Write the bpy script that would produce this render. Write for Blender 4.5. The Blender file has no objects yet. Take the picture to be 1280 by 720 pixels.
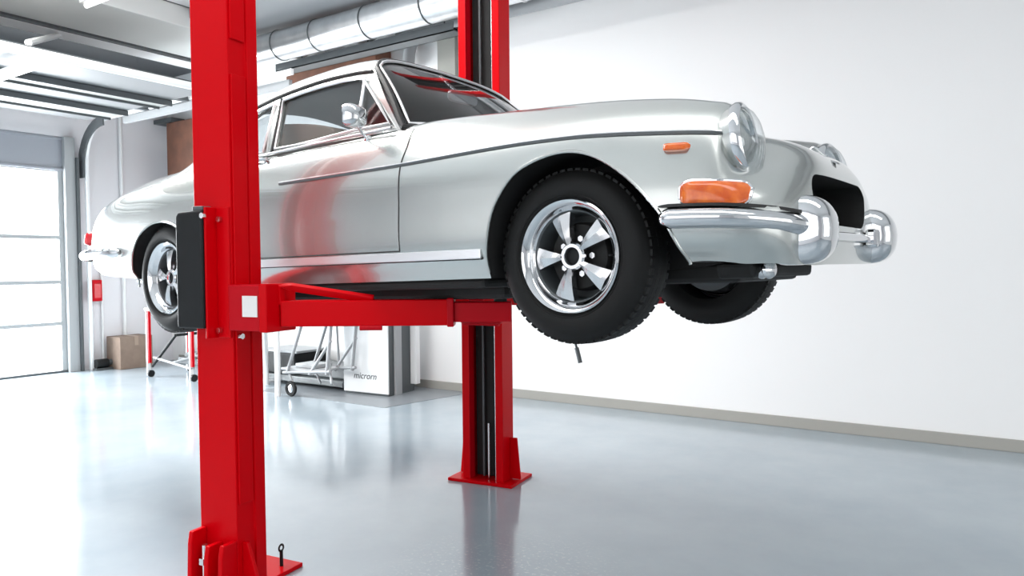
import bpy, bmesh, math, random
import numpy as np
from mathutils import Vector, Matrix
from math import sin, cos, pi, radians as R, sqrt, atan2
random.seed(4)
S = bpy.context.scene
COL = S.collection

# ------------------------------------------------------------------ camera
YAW, PITCH, ROLL, FPX, HCAM = R(34), R(1.72), R(0.54), 930.0, 1.55
f0 = Vector((-sin(YAW)*cos(PITCH), cos(YAW)*cos(PITCH), -sin(PITCH)))
r0 = Vector((cos(YAW), sin(YAW), 0)); u0 = r0.cross(f0)
rr = r0*cos(ROLL)-u0*sin(ROLL); uu = u0*cos(ROLL)+r0*sin(ROLL)
cam = bpy.data.cameras.new('camera'); camo = bpy.data.objects.new('camera', cam); COL.objects.link(camo)
cam.sensor_width = 36; cam.lens = FPX/1280*36; cam.clip_start = .05
m = Matrix((rr, uu, -f0)).transposed().to_4x4(); m.translation = (0, 0, HCAM)
camo.matrix_world = m
S.camera = camo
# ------------------------------------------------------------------ world, exposure
S.view_settings.view_transform = 'Standard'; S.view_settings.look = 'None'
S.view_settings.exposure = 0.0; S.view_settings.gamma = 1; S.view_settings.use_curve_mapping = False
w = bpy.data.worlds.new('world'); S.world = w; w.use_nodes = True
w.node_tree.nodes['Background'].inputs[0].default_value = (.97, .985, 1, 1)
w.node_tree.nodes['Background'].inputs[1].default_value = 3.2

def area(name, loc, target, sx, sy, power, color=(1, 1, 1)):
    l = bpy.data.lights.new(name, 'AREA'); l.shape = 'RECTANGLE'; l.size = sx; l.size_y = sy
    l.energy = power; l.color = color
    o = bpy.data.objects.new(name, l); COL.objects.link(o); o.location = loc
    d = Vector(target)-Vector(loc); o.rotation_euler = d.to_track_quat('-Z', 'Y').to_euler()
    return o
# daylight pouring in through the garage door, plus added unseen fill lamps beside, ahead and overhead
area('daylight_door', (-12.3, 3.3, 1.7), (0, 3.3, 1.2), 5.0, 3.0, 1500, (.98, .99, 1))
area('fill_light_near_side', (-1.0, -4.6, 2.6), (-1.0, 3, 1.3), 8.0, 3.2, 104, (1, .99, .97))
area('fill_light_front', (5.6, 1.5, 2.3), (-2, 3.5, 1.2), 5.0, 3.0, 60, (1, 1, 1))
area('fill_light_rear_side', (-7.3, -4.6, 2.0), (-7.3, 3, 1.6), 3.6, 3.4, 17, (1, 1, 1))
area('fill_light_overhead', (-1.5, 1.6, 4.6), (-1.5, 1.6, 0), 7.0, 1.2, 85, (1, .99, .97))
area('fill_light_overhead_rear', (-6.5, 2.6, 4.6), (-6.5, 2.6, 0), 5.0, 1.2, 400, (1, .99, .97))

# ------------------------------------------------------------------ materials
def mat(name, color, rough=.5, metal=0., coat=0., noise=None, bump=None, emit=None, spec=None, coat_rough=.05):
    """noise=(scale, amount, colour2)   bump=(scale, strength)"""
    m = bpy.data.materials.new(name); m.use_nodes = True; nt = m.node_tree
    b = nt.nodes['Principled BSDF']
    b.inputs['Base Color'].default_value = (*color, 1); b.inputs['Roughness'].default_value = rough
    b.inputs['Metallic'].default_value = metal; b.inputs['Coat Weight'].default_value = coat
    b.inputs['Coat Roughness'].default_value = coat_rough
    if spec is not None: b.inputs['Specular IOR Level'].default_value = spec
    tc = nt.nodes.new('ShaderNodeTexCoord')
    if noise:
        n = nt.nodes.new('ShaderNodeTexNoise'); n.inputs['Scale'].default_value = noise[0]; n.inputs['Detail'].default_value = 5
        nt.links.new(tc.outputs['Object'], n.inputs['Vector'])
        r = nt.nodes.new('ShaderNodeValToRGB'); r.color_ramp.elements[0].position = .35; r.color_ramp.elements[1].position = .7
        r.color_ramp.elements[0].color = (*color, 1); r.color_ramp.elements[1].color = (*noise[1], 1)
        nt.links.new(n.outputs['Fac'], r.inputs['Fac']); nt.links.new(r.outputs['Color'], b.inputs['Base Color'])
    if bump:
        n = nt.nodes.new('ShaderNodeTexNoise'); n.inputs['Scale'].default_value = bump[0]; n.inputs['Detail'].default_value = 4
        nt.links.new(tc.outputs['Object'], n.inputs['Vector'])
        bp = nt.nodes.new('ShaderNodeBump'); bp.inputs['Strength'].default_value = bump[1]; bp.inputs['Distance'].default_value = .01
        nt.links.new(n.outputs['Fac'], bp.inputs['Height']); nt.links.new(bp.outputs['Normal'], b.inputs['Normal'])
    if emit:
        b.inputs['Emission Color'].default_value = (*emit[0], 1); b.inputs['Emission Strength'].default_value = emit[1]
    return m

def glass_mat(name, tint, refl=.12, rough=.0):
    m = bpy.data.materials.new(name); m.use_nodes = True; nt = m.node_tree; nt.nodes.clear()
    out = nt.nodes.new('ShaderNodeOutputMaterial'); mx = nt.nodes.new('ShaderNodeMixShader')
    tr = nt.nodes.new('ShaderNodeBsdfTransparent'); gl = nt.nodes.new('ShaderNodeBsdfGlossy')
    fr = nt.nodes.new('ShaderNodeLayerWeight'); fr.inputs['Blend'].default_value = .5
    pw = nt.nodes.new('ShaderNodeMath'); pw.operation = 'POWER'; pw.inputs[1].default_value = 4.5
    mp = nt.nodes.new('ShaderNodeMapRange'); mp.inputs['To Min'].default_value = refl*.4; mp.inputs['To Max'].default_value = 1
    nt.links.new(fr.outputs['Facing'], pw.inputs[0])
    tr.inputs[0].default_value = (*tint, 1); gl.inputs['Roughness'].default_value = rough
    nt.links.new(pw.outputs[0], mp.inputs['Value']); nt.links.new(mp.outputs[0], mx.inputs[0])
    nt.links.new(tr.outputs[0], mx.inputs[1]); nt.links.new(gl.outputs[0], mx.inputs[2]); nt.links.new(mx.outputs[0], out.inputs[0])
    return m

M = {}
M['wall'] = mat('white_wall_paint', (.85, .845, .84), .6, bump=(60, .02))
M['wall_end'] = mat('grey_wall_paint', (.74, .73, .75), .6, bump=(40, .03))
M['ceil'] = mat('ceiling_paint', (.88, .88, .88), .7)
M['ceil_shade'] = mat('shaded_ceiling', (.10, .105, .11), .8)  # dark base colour stands in for the shadow above the overhead door
M['ceil_soffit'] = mat('soffit_paint', (.80, .81, .79), .7)
M['base'] = mat('baseboard_paint', (.36, .35, .32), .5)
M['red'] = mat('red_enamel', (.62, .0, .004), .33, spec=.08)
M['red_dull'] = mat('red_enamel_dull', (.52, .0, .008), .42, spec=.14)
M['black'] = mat('black_plastic', (.010, .011, .012), .5, spec=.25)
M['dark'] = mat('black_underseal', (.008, .008, .008), .7)
M['steel'] = mat('galvanised_steel', (.62, .63, .64), .32, metal=1, noise=(6, (.75, .76, .77)))
M['chrome'] = mat('chrome', (.70, .71, .725), .05, metal=1)
M['frame'] = mat('bright_trim', (.88, .88, .89), .28, metal=.85)
M['satin'] = mat('satin_aluminium', (.72, .72, .73), .22, metal=1)
M['silver'] = mat('silver_metallic_paint', (.54, .56, .54), .25, metal=.85, coat=1, coat_rough=.03)
M['rubber'] = mat('tyre_rubber', (.010, .010, .010), .6, spec=.22, bump=(300, .1))
M['gasket'] = mat('rubber_gasket', (.01, .01, .01), .5)
M['glass'] = glass_mat('car_glass', (.80, .82, .83), .10)
M['clear'] = glass_mat('clear_glass', (.93, .95, .96), .12)
M['refl'] = mat('bright_reflector', (.95, .95, .95), .18, metal=.6)
M['lens'] = glass_mat('fluted_lamp_glass', (.92, .94, .95), .10, .06)
def _flute(m):
    nt = m.node_tree; tc = nt.nodes.new('ShaderNodeTexCoord'); wv = nt.nodes.new('ShaderNodeTexWave'); wv.inputs['Scale'].default_value = 14; wv.bands_direction = 'Y'
    wv.inputs['Distortion'].default_value = 2; nt.links.new(tc.outputs['Object'], wv.inputs['Vector']); bp = nt.nodes.new('ShaderNodeBump'); bp.inputs['Strength'].default_value = .7; bp.inputs['Distance'].default_value = .006
    nt.links.new(wv.outputs['Fac'], bp.inputs['Height'])
    for n in nt.nodes:
        if n.type == 'BSDF_GLOSSY': nt.links.new(bp.outputs[0], n.inputs['Normal'])
_flute(M['lens'])
M['wsglass'] = glass_mat('tinted_windscreen_glass', (.45, .46, .47), .08)
M['tan'] = mat('tan_leather', (.52, .38, .28), .55)
M['liner'] = mat('grey_headliner', (.33, .335, .345), .85)
M['trim_in'] = mat('dark_interior', (.03, .028, .028), .7)
M['orange'] = mat('orange_lens', (.62, .085, .003), .18, coat=.6, noise=(28, (.80, .17, .01)))
M['redlens'] = mat('red_lens', (.6, .01, .02), .15, coat=1)
M['white_pl'] = mat('white_plastic', (.85, .85, .84), .4)
M['white_steel'] = mat('white_enamel', (.82, .83, .83), .3, coat=.4)
M['card'] = mat('brown_cardboard', (.26, .19, .145), .8, noise=(8, (.22, .155, .12)))
M['brown'] = mat('brown_timber', (.16, .07, .045), .6, noise=(5, (.24, .10, .06)))
M['sticker'] = mat('white_sticker', (.85, .84, .82), .5)
M['ink'] = mat('black_ink', (.03, .03, .035), .6)
M['dkgrey'] = mat('dark_grey_steel', (.08, .09, .095), .4)
M['midgrey'] = mat('mid_grey_steel', (.36, .37, .38), .45)
M['door_panel'] = mat('door_panel_enamel', (.36, .38, .42), .4)
M['door_frame'] = mat('door_frame_aluminium', (.40, .415, .42), .4)
M['pilaster'] = mat('grey_olive_paint', (.33, .33, .30), .6)
M['white_trim'] = mat('bright_white_trim', (.95, .95, .95), .5)
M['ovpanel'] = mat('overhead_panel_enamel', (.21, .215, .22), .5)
M['midgrey2'] = mat('pale_grey_steel', (.30, .305, .29), .5)
M['lamp'] = mat('lit_lamp_diffuser', (.9, .9, .9), .5, emit=((1, 1, .98), 2.0))

def floor_material():
    m = bpy.data.materials.new('blue_grey_epoxy_floor'); m.use_nodes = True; nt = m.node_tree; b = nt.nodes['Principled BSDF']
    tc = nt.nodes.new('ShaderNodeTexCoord')
    n1 = nt.nodes.new('ShaderNodeTexNoise'); n1.inputs['Scale'].default_value = .9; n1.inputs['Detail'].default_value = 7; n1.inputs['Roughness'].default_value = .6
    n2 = nt.nodes.new('ShaderNodeTexNoise'); n2.inputs['Scale'].default_value = 48; n2.inputs['Detail'].default_value = 3
    for n in (n1, n2): nt.links.new(tc.outputs['Object'], n.inputs['Vector'])
    r1 = nt.nodes.new('ShaderNodeValToRGB'); r1.color_ramp.elements[0].position = .3; r1.color_ramp.elements[1].position = .75
    r1.color_ramp.elements[0].color = (.315, .375, .42, 1); r1.color_ramp.elements[1].color = (.40, .455, .49, 1)
    nt.links.new(n1.outputs['Fac'], r1.inputs['Fac'])
    # scuffed salty patch in front of the far post
    dist = nt.nodes.new('ShaderNodeVectorMath'); dist.operation = 'DISTANCE'
    mp = nt.nodes.new('ShaderNodeMapping'); mp.inputs['Location'].default_value = (0, 0, 0)
    nt.links.new(tc.outputs['Object'], mp.inputs['Vector'])
    dist.inputs[1].default_value = (-2.1, 3.0, 0); nt.links.new(mp.outputs[0], dist.inputs[0])
    r2 = nt.nodes.new('ShaderNodeValToRGB'); r2.color_ramp.elements[0].position = .2; r2.color_ramp.elements[1].position = .75
    r2.color_ramp.elements[0].color = (1, 1, 1, 1); r2.color_ramp.elements[1].color = (0, 0, 0, 1)
    nt.links.new(dist.outputs['Value'], r2.inputs['Fac'])
    r3 = nt.nodes.new('ShaderNodeValToRGB'); r3.color_ramp.elements[0].position = .56; r3.color_ramp.elements[1].position = .66
    nt.links.new(n2.outputs['Fac'], r3.inputs['Fac'])
    mu = nt.nodes.new('ShaderNodeMath'); mu.operation = 'MULTIPLY'
    nt.links.new(r2.outputs[0], mu.inputs[0]); nt.links.new(r3.outputs[0], mu.inputs[1])
    mu2 = nt.nodes.new('ShaderNodeMath'); mu2.operation = 'MULTIPLY'; mu2.inputs[1].default_value = .55
    nt.links.new(mu.outputs[0], mu2.inputs[0])
    mix = nt.nodes.new('ShaderNodeMix'); mix.data_type = 'RGBA'
    nt.links.new(mu2.outputs[0], mix.inputs['Factor']); nt.links.new(r1.outputs[0], mix.inputs['A']); mix.inputs['B'].default_value = (.55, .58, .6, 1)
    nt.links.new(mix.outputs['Result'], b.inputs['Base Color'])
    rr_ = nt.nodes.new('ShaderNodeMapRange'); rr_.inputs['To Min'].default_value = .09; rr_.inputs['To Max'].default_value = .20
    nt.links.new(n1.outputs['Fac'], rr_.inputs['Value']); nt.links.new(rr_.outputs[0], b.inputs['Roughness'])
    bp = nt.nodes.new('ShaderNodeBump'); bp.inputs['Strength'].default_value = .03; bp.inputs['Distance'].default_value = .01
    b.inputs['Specular IOR Level'].default_value = .6
    return m
M['floor'] = floor_material()

# ------------------------------------------------------------------ mesh helpers
def obj(name, bm, m, parent=None, smooth=False, loc=None, bevel=0, angle=40):
    me = bpy.data.meshes.new(name); bmesh.ops.recalc_face_normals(bm, faces=bm.faces[:])
    bm.to_mesh(me); bm.free()
    for mm in (m if isinstance(m, (list, tuple)) else [m]): me.materials.append(mm)
    o = bpy.data.objects.new(name, me); COL.objects.link(o)
    if parent: o.parent = parent
    if loc: o.location = loc
    if smooth:
        me.polygons.foreach_set('use_smooth', [True]*len(me.polygons))
        me.set_sharp_from_angle(angle=R(angle))
    if bevel:
        b = o.modifiers.new('bevel', 'BEVEL'); b.width = bevel; b.segments = 2; b.limit_method = 'ANGLE'; b.angle_limit = R(40)
        b.harden_normals = False
    return o
def tag(o, label=None, cat=None, group=None, kind=None):
    if label: o['label'] = label
    if cat: o['category'] = cat
    if group: o['group'] = group
    if kind: o['kind'] = kind
    return o
def empty(name, loc=(0, 0, 0), rz=0, label=None, cat=None, group=None, kind=None):
    o = bpy.data.objects.new(name, None); COL.objects.link(o); o.location = loc; o.rotation_euler = (0, 0, rz)
    return tag(o, label, cat, group, kind)
def BM(): return bmesh.new()
def box(bm, a, b, mi=0, M4=None):
    vs = [bm.verts.new((x, y, z)) for x in (a[0], b[0]) for y in (a[1], b[1]) for z in (a[2], b[2])]
    if M4 is not None:
        for v in vs: v.co = M4 @ v.co
    F = []
    for q in ((0, 1, 3, 2), (4, 6, 7, 5), (0, 4, 5, 1), (2, 3, 7, 6), (0, 2, 6, 4), (1, 5, 7, 3)):
        f = bm.faces.new([vs[i] for i in q]); f.material_index = mi; F.append(f)
    return vs
def prism(bm, pts, axis, d0, d1, mi=0, fn=None):
    """polygon pts (2D) extruded along axis 0/1/2 from d0 to d1"""
    def mk(p, d):
        if axis == 0: c = (d, p[0], p[1])
        elif axis == 1: c = (p[0], d, p[1])
        else: c = (p[0], p[1], d)
        return bm.verts.new(fn(c) if fn else c)
    A = [mk(p, d0) for p in pts]; B = [mk(p, d1) for p in pts]; n = len(pts)
    bm.faces.new(A).material_index = mi; bm.faces.new(B[::-1]).material_index = mi
    for i in range(n):
        bm.faces.new((A[i], A[(i+1) % n], B[(i+1) % n], B[i])).material_index = mi
def frames(P, closed=False):
    P = [Vector(p) for p in P]; n = len(P); T = []
    for i in range(n):
        a = P[(i-1) % n] if (closed or i > 0) else P[i]; b = P[(i+1) % n] if (closed or i < n-1) else P[i]
        T.append((b-a).normalized())
    ref = Vector((0, 0, 1)) if abs(T[0].z) < .9 else Vector((1, 0, 0))
    N = [(ref-T[0]*ref.dot(T[0])).normalized()]
    for i in range(1, n):
        v = N[-1]-T[i]*N[-1].dot(T[i]); N.append(v.normalized())
    return P, T, N
def sweep(bm, P, section, closed=False, mi=0, scale=None):
    """section: list of (a,b): a along normal, b along binormal"""
    P, T, N = frames(P, closed); rings = []
    for i, p in enumerate(P):
        B = T[i].cross(N[i]); s = scale[i] if scale else 1
        rings.append([bm.verts.new(p+N[i]*a*s+B*b*s) for a, b in section])
    k = len(section); n = len(P)
    for i in range(n if closed else n-1):
        A, C = rings[i], rings[(i+1) % n]
        for j in range(k): bm.faces.new((A[j], A[(j+1) % k], C[(j+1) % k], C[j])).material_index = mi
    if not closed:
        bm.faces.new(rings[0]).material_index = mi; bm.faces.new(rings[-1][::-1]).material_index = mi
def circ(r, n=10): return [(r*cos(2*pi*i/n), r*sin(2*pi*i/n)) for i in range(n)]
def tube(bm, P, r, n=10, closed=False, mi=0): sweep(bm, P, circ(r, n), closed, mi)
def cyl(bm, p, q, r, n=20, mi=0, r2=None):
    P, T, N = frames([p, q]); B = T[0].cross(N[0]); rings = []
    for pt, rad in ((P[0], r), (P[1], r if r2 is None else r2)):
        rings.append([bm.verts.new(pt+(N[0]*cos(2*pi*i/n)+B*sin(2*pi*i/n))*rad) for i in range(n)])
    for j in range(n): bm.faces.new((rings[0][j], rings[0][(j+1) % n], rings[1][(j+1) % n], rings[1][j])).material_index = mi
    bm.faces.new(rings[0]).material_index = mi; bm.faces.new(rings[1][::-1]).material_index = mi
def lathe(bm, prof, c, axis, n=48, mi=0, closed=False):
    """prof: list of (r, d) d along axis from c"""
    a = Vector(axis).normalized(); ref = Vector((0, 0, 1)) if abs(a.z) < .9 else Vector((1, 0, 0))
    N = (ref-a*ref.dot(a)).normalized(); B = a.cross(N); c = Vector(c); rings = []
    for r, d in prof:
        rings.append([bm.verts.new(c+a*d+(N*cos(2*pi*i/n)+B*sin(2*pi*i/n))*max(r, 1e-5)) for i in range(n)])
    m = len(prof)
    for i in range(m if closed else m-1):
        A, C = rings[i], rings[(i+1) % m]
        for j in range(n): bm.faces.new((A[j], A[(j+1) % n], C[(j+1) % n], C[j])).material_index = mi
    return rings
def cr(P, sub, closed=False):
    P = [np.array(p, float) for p in P]; n = len(P); out = []
    for i in range(n if closed else n-1):
        p1, p2 = P[i], P[(i+1) % n]
        p0 = P[(i-1) % n] if (closed or i > 0) else 2*p1-p2
        p3 = P[(i+2) % n] if (closed or i < n-2) else 2*p2-p1
        for k in range(sub):
            t = k/sub
            out.append(.5*((2*p1)+(p2-p0)*t+(2*p0-5*p1+4*p2-p3)*t*t+(3*p1-p0-3*p2+p3)*t**3))
    if not closed: out.append(P[-1])
    return [tuple(float(x) for x in o) for o in out]
def pchip(xs, ys, x):
    xs = np.array(xs, float); ys = np.array(ys, float); h = np.diff(xs); dl = np.diff(ys)/h; n = len(xs); d = np.zeros(n)
    for i in range(1, n-1):
        if dl[i-1]*dl[i] > 0:
            w1 = 2*h[i]+h[i-1]; w2 = h[i]+2*h[i-1]; d[i] = (w1+w2)/(w1/dl[i-1]+w2/dl[i])
    d[0] = dl[0]; d[-1] = dl[-1]
    i = int(np.clip(np.searchsorted(xs, x)-1, 0, n-2)); t = (x-xs[i])/h[i]
    return float((2*t**3-3*t**2+1)*ys[i]+(t**3-2*t**2+t)*h[i]*d[i]+(-2*t**3+3*t**2)*ys[i+1]+(t**3-t**2)*h[i]*d[i+1])
def boolean(o, cutters, mode='DIFFERENCE'):
    for c in cutters:
        md = o.modifiers.new('cut', 'BOOLEAN'); md.object = c; md.operation = mode; md.solver = 'EXACT'
    dg = bpy.context.evaluated_depsgraph_get(); dg.update()
    me = bpy.data.meshes.new_from_object(o.evaluated_get(dg))
    o.modifiers.clear(); old = o.data; o.data = me; bpy.data.meshes.remove(old)
    for c in cutters: bpy.data.objects.remove(c)
    return o
def struct(o): o['kind'] = 'structure'; return o
def rounded(w, h, r, n=5):
    pts = []
    for cx, cy, a in ((w/2-r, h/2-r, 0), (-w/2+r, h/2-r, pi/2), (-w/2+r, -h/2+r, pi), (w/2-r, -h/2+r, 3*pi/2)):
        for k in range(n+1): pts.append((cx+r*cos(a+k*pi/2/n), cy+r*sin(a+k*pi/2/n)))
    return pts

# ================================================================== SETTING
YW, XE = 7.25, -11.88
XF, YL = 6.5, -5.2
ZC = 4.75
bm = BM(); box(bm, (XE-.3, YL-.1, -.1), (XF, YW+.15, 0)); struct(obj('floor', bm, M['floor']))
bm = BM(); box(bm, (XE-.2, YW, 0), (XF, YW+.15, ZC)); struct(obj('wall_right', bm, M['wall']))
# end wall with garage opening y 0.6..5.55, z 0..3.03
DY0, DY1, DZ = .5, 5.56, 3.55
bm = BM(); box(bm, (XE-.15, DY1+.17, 0), (XE, YW, ZC)); box(bm, (XE-.15, YL, 0), (XE, DY0, ZC)); box(bm, (XE-.15, DY0, DZ), (XE, DY1+.17, ZC))
struct(obj('wall_end', bm, M['wall_end']))
bm = BM(); box(bm, (XE-.15, YL-.12, 0), (XF, YL, ZC)); struct(obj('wall_left', bm, M['wall_end']))
bm = BM(); box(bm, (XF, YL-.12, 0), (XF+.12, YW+.15, ZC)); struct(obj('wall_front', bm, M['wall']))
bm = BM(); box(bm, (-8.4, YL, ZC), (XF, YW, ZC+.12)); struct(obj('ceiling', bm, M['ceil']))
bm = BM(); box(bm, (XE, YL, ZC), (-8.4, YW, ZC+.12)); struct(obj('ceiling', bm, M['ceil_shade']))
bm = BM(); box(bm, (-9.60, YL, 4.5), (-8.42, YW, ZC)); struct(obj('trim_1', bm, M['ceil_soffit'], bevel=.01))
bm = BM(); box(bm, (-10.03, YL, 4.47), (-9.70, YW, ZC)); struct(obj('trim_2', bm, M['white_trim'], bevel=.01))
bm = BM(); box(bm, (-8.42, 5.45, 4.62), (XF, YW, ZC)); struct(obj('trim_3', bm, M['midgrey'], bevel=.01))  # grey kept dark to carry the shading above the duct
bm = BM(); box(bm, (XE+.2, YW-.02, 0), (XF, YW, .102)); struct(obj('baseboard_right', bm, M['base'], bevel=.004))
bm = BM(); box(bm, (-5.9, YW-.1, 3.2), (-5.62, YW, 4.62)); o = obj('pilaster', bm, M['pilaster'], bevel=.006)
# only the upper part stands clear of the car in the photo
struct(o); o.name = 'trim_4'

bm = BM(); box(bm, (-9.70, YL, 4.475), (-9.60, YW, ZC)); struct(obj('trim_7', bm, M['dkgrey']))
# garage door (closed, four glazed rows under a grey panel)
d = empty('door_1', (XE-.06, (DY0+DY1)/2, 0)); struct(d)
yc = (DY0+DY1)/2; hw = (DY1-DY0)/2
rows = [.06, .72, 1.36, 1.98, 3.0]
px_rows = [(.06, .70), (.73, 1.33), (1.36, 1.94), (1.97, 2.98)]
def door_rows():
    # rows of the door, measured from the floor: bars at 0.70, 1.35, 2.0, and the header at 3.03
    bars = [0.0, .735, 1.36, 2.03, 3.04]
    for i in range(4):
        bm = BM(); z0, z1 = bars[i], bars[i+1]
        t = .035
        box(bm, (-.03, -hw, z0), (.03, hw, z0+t)); box(bm, (-.03, -hw, z1-t*.6), (.03, hw, z1))
        for ys in (-hw, -hw+1.66, 0+.02, hw-1.66, hw-.07):
            box(bm, (-.028, ys, z0), (.028, ys+.07, z1))
        sec = obj('door_section', bm, M['door_frame'], d, bevel=.003)
        bm = BM(); box(bm, (-.006, -hw+.07, z0+t), (.006, hw-.07, z1-t*.6)); obj('pane', bm, M['clear'], sec)
door_rows()
bm = BM(); box(bm, (-.03, -hw, 3.04), (.03, hw, 3.56)); box(bm, (.03, -hw, 3.04), (.06, hw, 3.075)); box(bm, (.03, -hw, 3.50), (.05, hw, 3.53))
obj('top_panel', bm, M['door_panel'], d, bevel=.004)
bm = BM(); box(bm, (-.03, -hw, 0), (.045, hw, .03)); obj('bottom_seal', bm, M['dkgrey'], d)
# jamb + vertical track
bm = BM(); box(bm, (XE-.12, DY1, 0), (XE+.05, DY1+.15, 3.55)); struct(obj('trim_5', bm, M['door_frame'], bevel=.004))
bm = BM(); box(bm, (XE+.02, DY1+.15, 0), (XE+.10, DY1+.185, 3.25)); struct(obj('trim_6', bm, M['dkgrey']))

# raised overhead door on its tracks
ov = empty('overhead_door', (-9.7, 4.4, 3.75), label='raised white sectional door hanging on horizontal tracks under the ceiling by the glazed door', cat='overhead door')
def loc(p): return (p[0]+9.7, p[1]-4.4, p[2]-3.75)
xs = [-11.25, -10.62, -10.18, -9.42, -9.08, -8.12]
def seg(x0, x1, z0, z1, name, mt):
    bm = BM(); box(bm, loc((x0, .7, z0)), loc((x1, 5.62, z1))); return obj(name, bm, mt, ov, bevel=.006)
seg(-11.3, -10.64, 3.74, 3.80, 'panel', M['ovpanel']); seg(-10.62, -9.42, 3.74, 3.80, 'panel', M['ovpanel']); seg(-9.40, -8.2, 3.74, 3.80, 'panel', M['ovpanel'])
for a, b in ((-10.6, -10.16), (-9.38, -9.1)):
    seg(a, b, 3.69, 3.735, 'stiffener', M['midgrey2']); seg(a-.015, a, 3.66, 3.735, 'stiffener_edge', M['dkgrey']); seg(b, b+.015, 3.66, 3.735, 'stiffener_edge', M['dkgrey'])
bm = BM(); cyl(bm, loc((-8.05, .7, 3.70)), loc((-8.05, 5.7, 3.70)), .045, 16); obj('shaft', bm, M['white_steel'], ov, smooth=True)
bm = BM(); box(bm, loc((-8.17, .7, 3.68)), loc((-8.12, 5.62, 3.78))); obj('edge_rail', bm, M['dkgrey'], ov)
def ctrack(y, name):
    bm = BM(); P = [(XE+.12, y, 0.0), (XE+.12, y, 1.5), (XE+.12, y, 3.1)]
    for k in range(1, 9):
        a = k/8*pi/2; P.append((XE+.12+.62*(1-cos(a)), y, 3.18+.62*sin(a)))
    P += [(-10.2, y, 3.81), (-7.0, y, 3.84)]
    sweep(bm, [loc(p) for p in P], [(-.035, -.02), (.035, -.02), (.035, .02), (-.035, .02)])
    return obj(name, bm, M['white_steel'], ov, bevel=.004)
ctrack(5.84, 'track'); 
bm = BM(); sweep(bm, [loc(p) for p in [(XE+.06, 5.8, 2.95)]+[(XE+.06+.66*(1-cos(k/8*pi/2)), 5.8, 3.12+.62*sin(k/8*pi/2)) for k in range(9)]], [(-.09, -.012), (.06, -.012), (.06, .012), (-.09, .012)])
obj('curved_bracket', bm, M['dkgrey'], ov)
for x in (-10.05, -9.1):
    bm = BM(); box(bm, loc((x-.05, 5.66, 3.76)), loc((x+.05, 5.84, 3.86))); obj('roller', bm, M['dkgrey'], ov, bevel=.01)
bm = BM(); box(bm, loc((-10.9, 5.95, 3.70)), loc((-7.2, 6.0, 3.80)), 0); obj('lower_flange', bm, M['midgrey'], ov)
# hanger strut from beam to shaft and white light batten
bm = BM(); cyl(bm, (-9.88, 4.62, 4.47), (-8.25, 3.56, 3.84), .035, 8); tag(obj('hanger_strut', bm, M['white_steel'], smooth=True), 'pale diagonal strut from the white ceiling beam down to the overhead door shaft', 'strut')
def batten(name, a, b, label):
    t = empty(name, a, label=label, cat='lamp', group='batten lamps'); A = Vector(a)
    dvec = Vector(b)-A; L = dvec.length; q = dvec.to_track_quat('X', 'Z').to_matrix().to_4x4()
    bm = BM(); box(bm, (0, -.06, 0), (L, .06, .05), M4=q); obj('housing', bm, M['white_pl'], t, bevel=.005)
    bm = BM(); cyl(bm, q@Vector((.03, 0, -.02)), q@Vector((L-.03, 0, -.02)), .025, 12); obj('lamp_tube', bm, M['lamp'], t, smooth=True)
batten('batten_lamp', (-8.95, 3.57, 3.60), (-8.12, 3.57, 3.60), 'white batten lamp hanging at the left frame edge below the overhead door shaft')
batten('batten_lamp', (-8.4, 4.20, 4.43), (-7.3, 4.20, 4.43), 'white batten lamp on the ceiling cut by the top edge of the frame')
# ducts
ct = empty('duct_shade_strip', (-8.15, 6.62, 4.15), label='dark strip standing in for the shade below the round duct', cat='shade strip')  # made-up dark strip, added to give the shade under the duct
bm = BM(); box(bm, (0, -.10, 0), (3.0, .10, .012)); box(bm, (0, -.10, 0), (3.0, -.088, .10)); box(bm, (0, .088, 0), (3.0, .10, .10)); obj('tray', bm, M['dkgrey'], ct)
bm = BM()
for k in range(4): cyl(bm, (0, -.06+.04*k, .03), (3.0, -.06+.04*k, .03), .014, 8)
obj('shade_strip_bars', bm, M['black'], ct, smooth=True)
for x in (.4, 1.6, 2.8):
    bm = BM(); cyl(bm, (x, 0, .01), (x, 0, .46), .008, 8); obj('shade_strip_hanger', bm, M['dkgrey'], ct)
du = empty('round_duct', (-8.3, 6.3, 4.38), label='large round silver ventilation duct running along under the ceiling beside the white wall', cat='duct')
bm = BM(); cyl(bm, (0, 0, 0), (14, 0, 0), .185, 40); obj('duct_pipe', bm, M['steel'], du, smooth=True)
for x in (.55, 1.25, 2.1, 3.0, 4.2, 5.6):
    bm = BM(); lathe(bm, [(.188, -.012), (.194, -.004), (.194, .004), (.188, .012)], (x, 0, 0), (1, 0, 0), 40); obj('seam_ring', bm, M['dkgrey'] if x < 4 else M['steel'], du, smooth=True)
bm = BM()
P = [(-6.35, YW-.12, 4.05), (-6.33, YW-.12, 4.25), (-6.24, YW-.12, 4.40), (-6.05, YW-.12, 4.465), (-5.8, YW-.12, 4.465), (XF-.1, YW-.12, 4.465)]
tube(bm, cr(P, 5), .075, 20); tag(obj('wall_pipe', bm, M['midgrey'], smooth=True), 'thick grey pipe running along the top of the white wall', 'pipe')
bm = BM(); box(bm, (-8.5, YW-.28, 4.0), (-6.75, YW, 4.40)); tag(obj('wall_cabinet', bm, M['brown'], bevel=.02), 'long reddish brown wall box under the duct above the car roof', 'wall box')
bm = BM(); box(bm, (-11.6, YW-.2, 2.5), (-10.7, YW, 3.95)); tag(obj('wall_cabinet', bm, M['brown'], bevel=.02), 'tall brown cabinet high in the corner just left of the near red post', 'cabinet')
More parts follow.
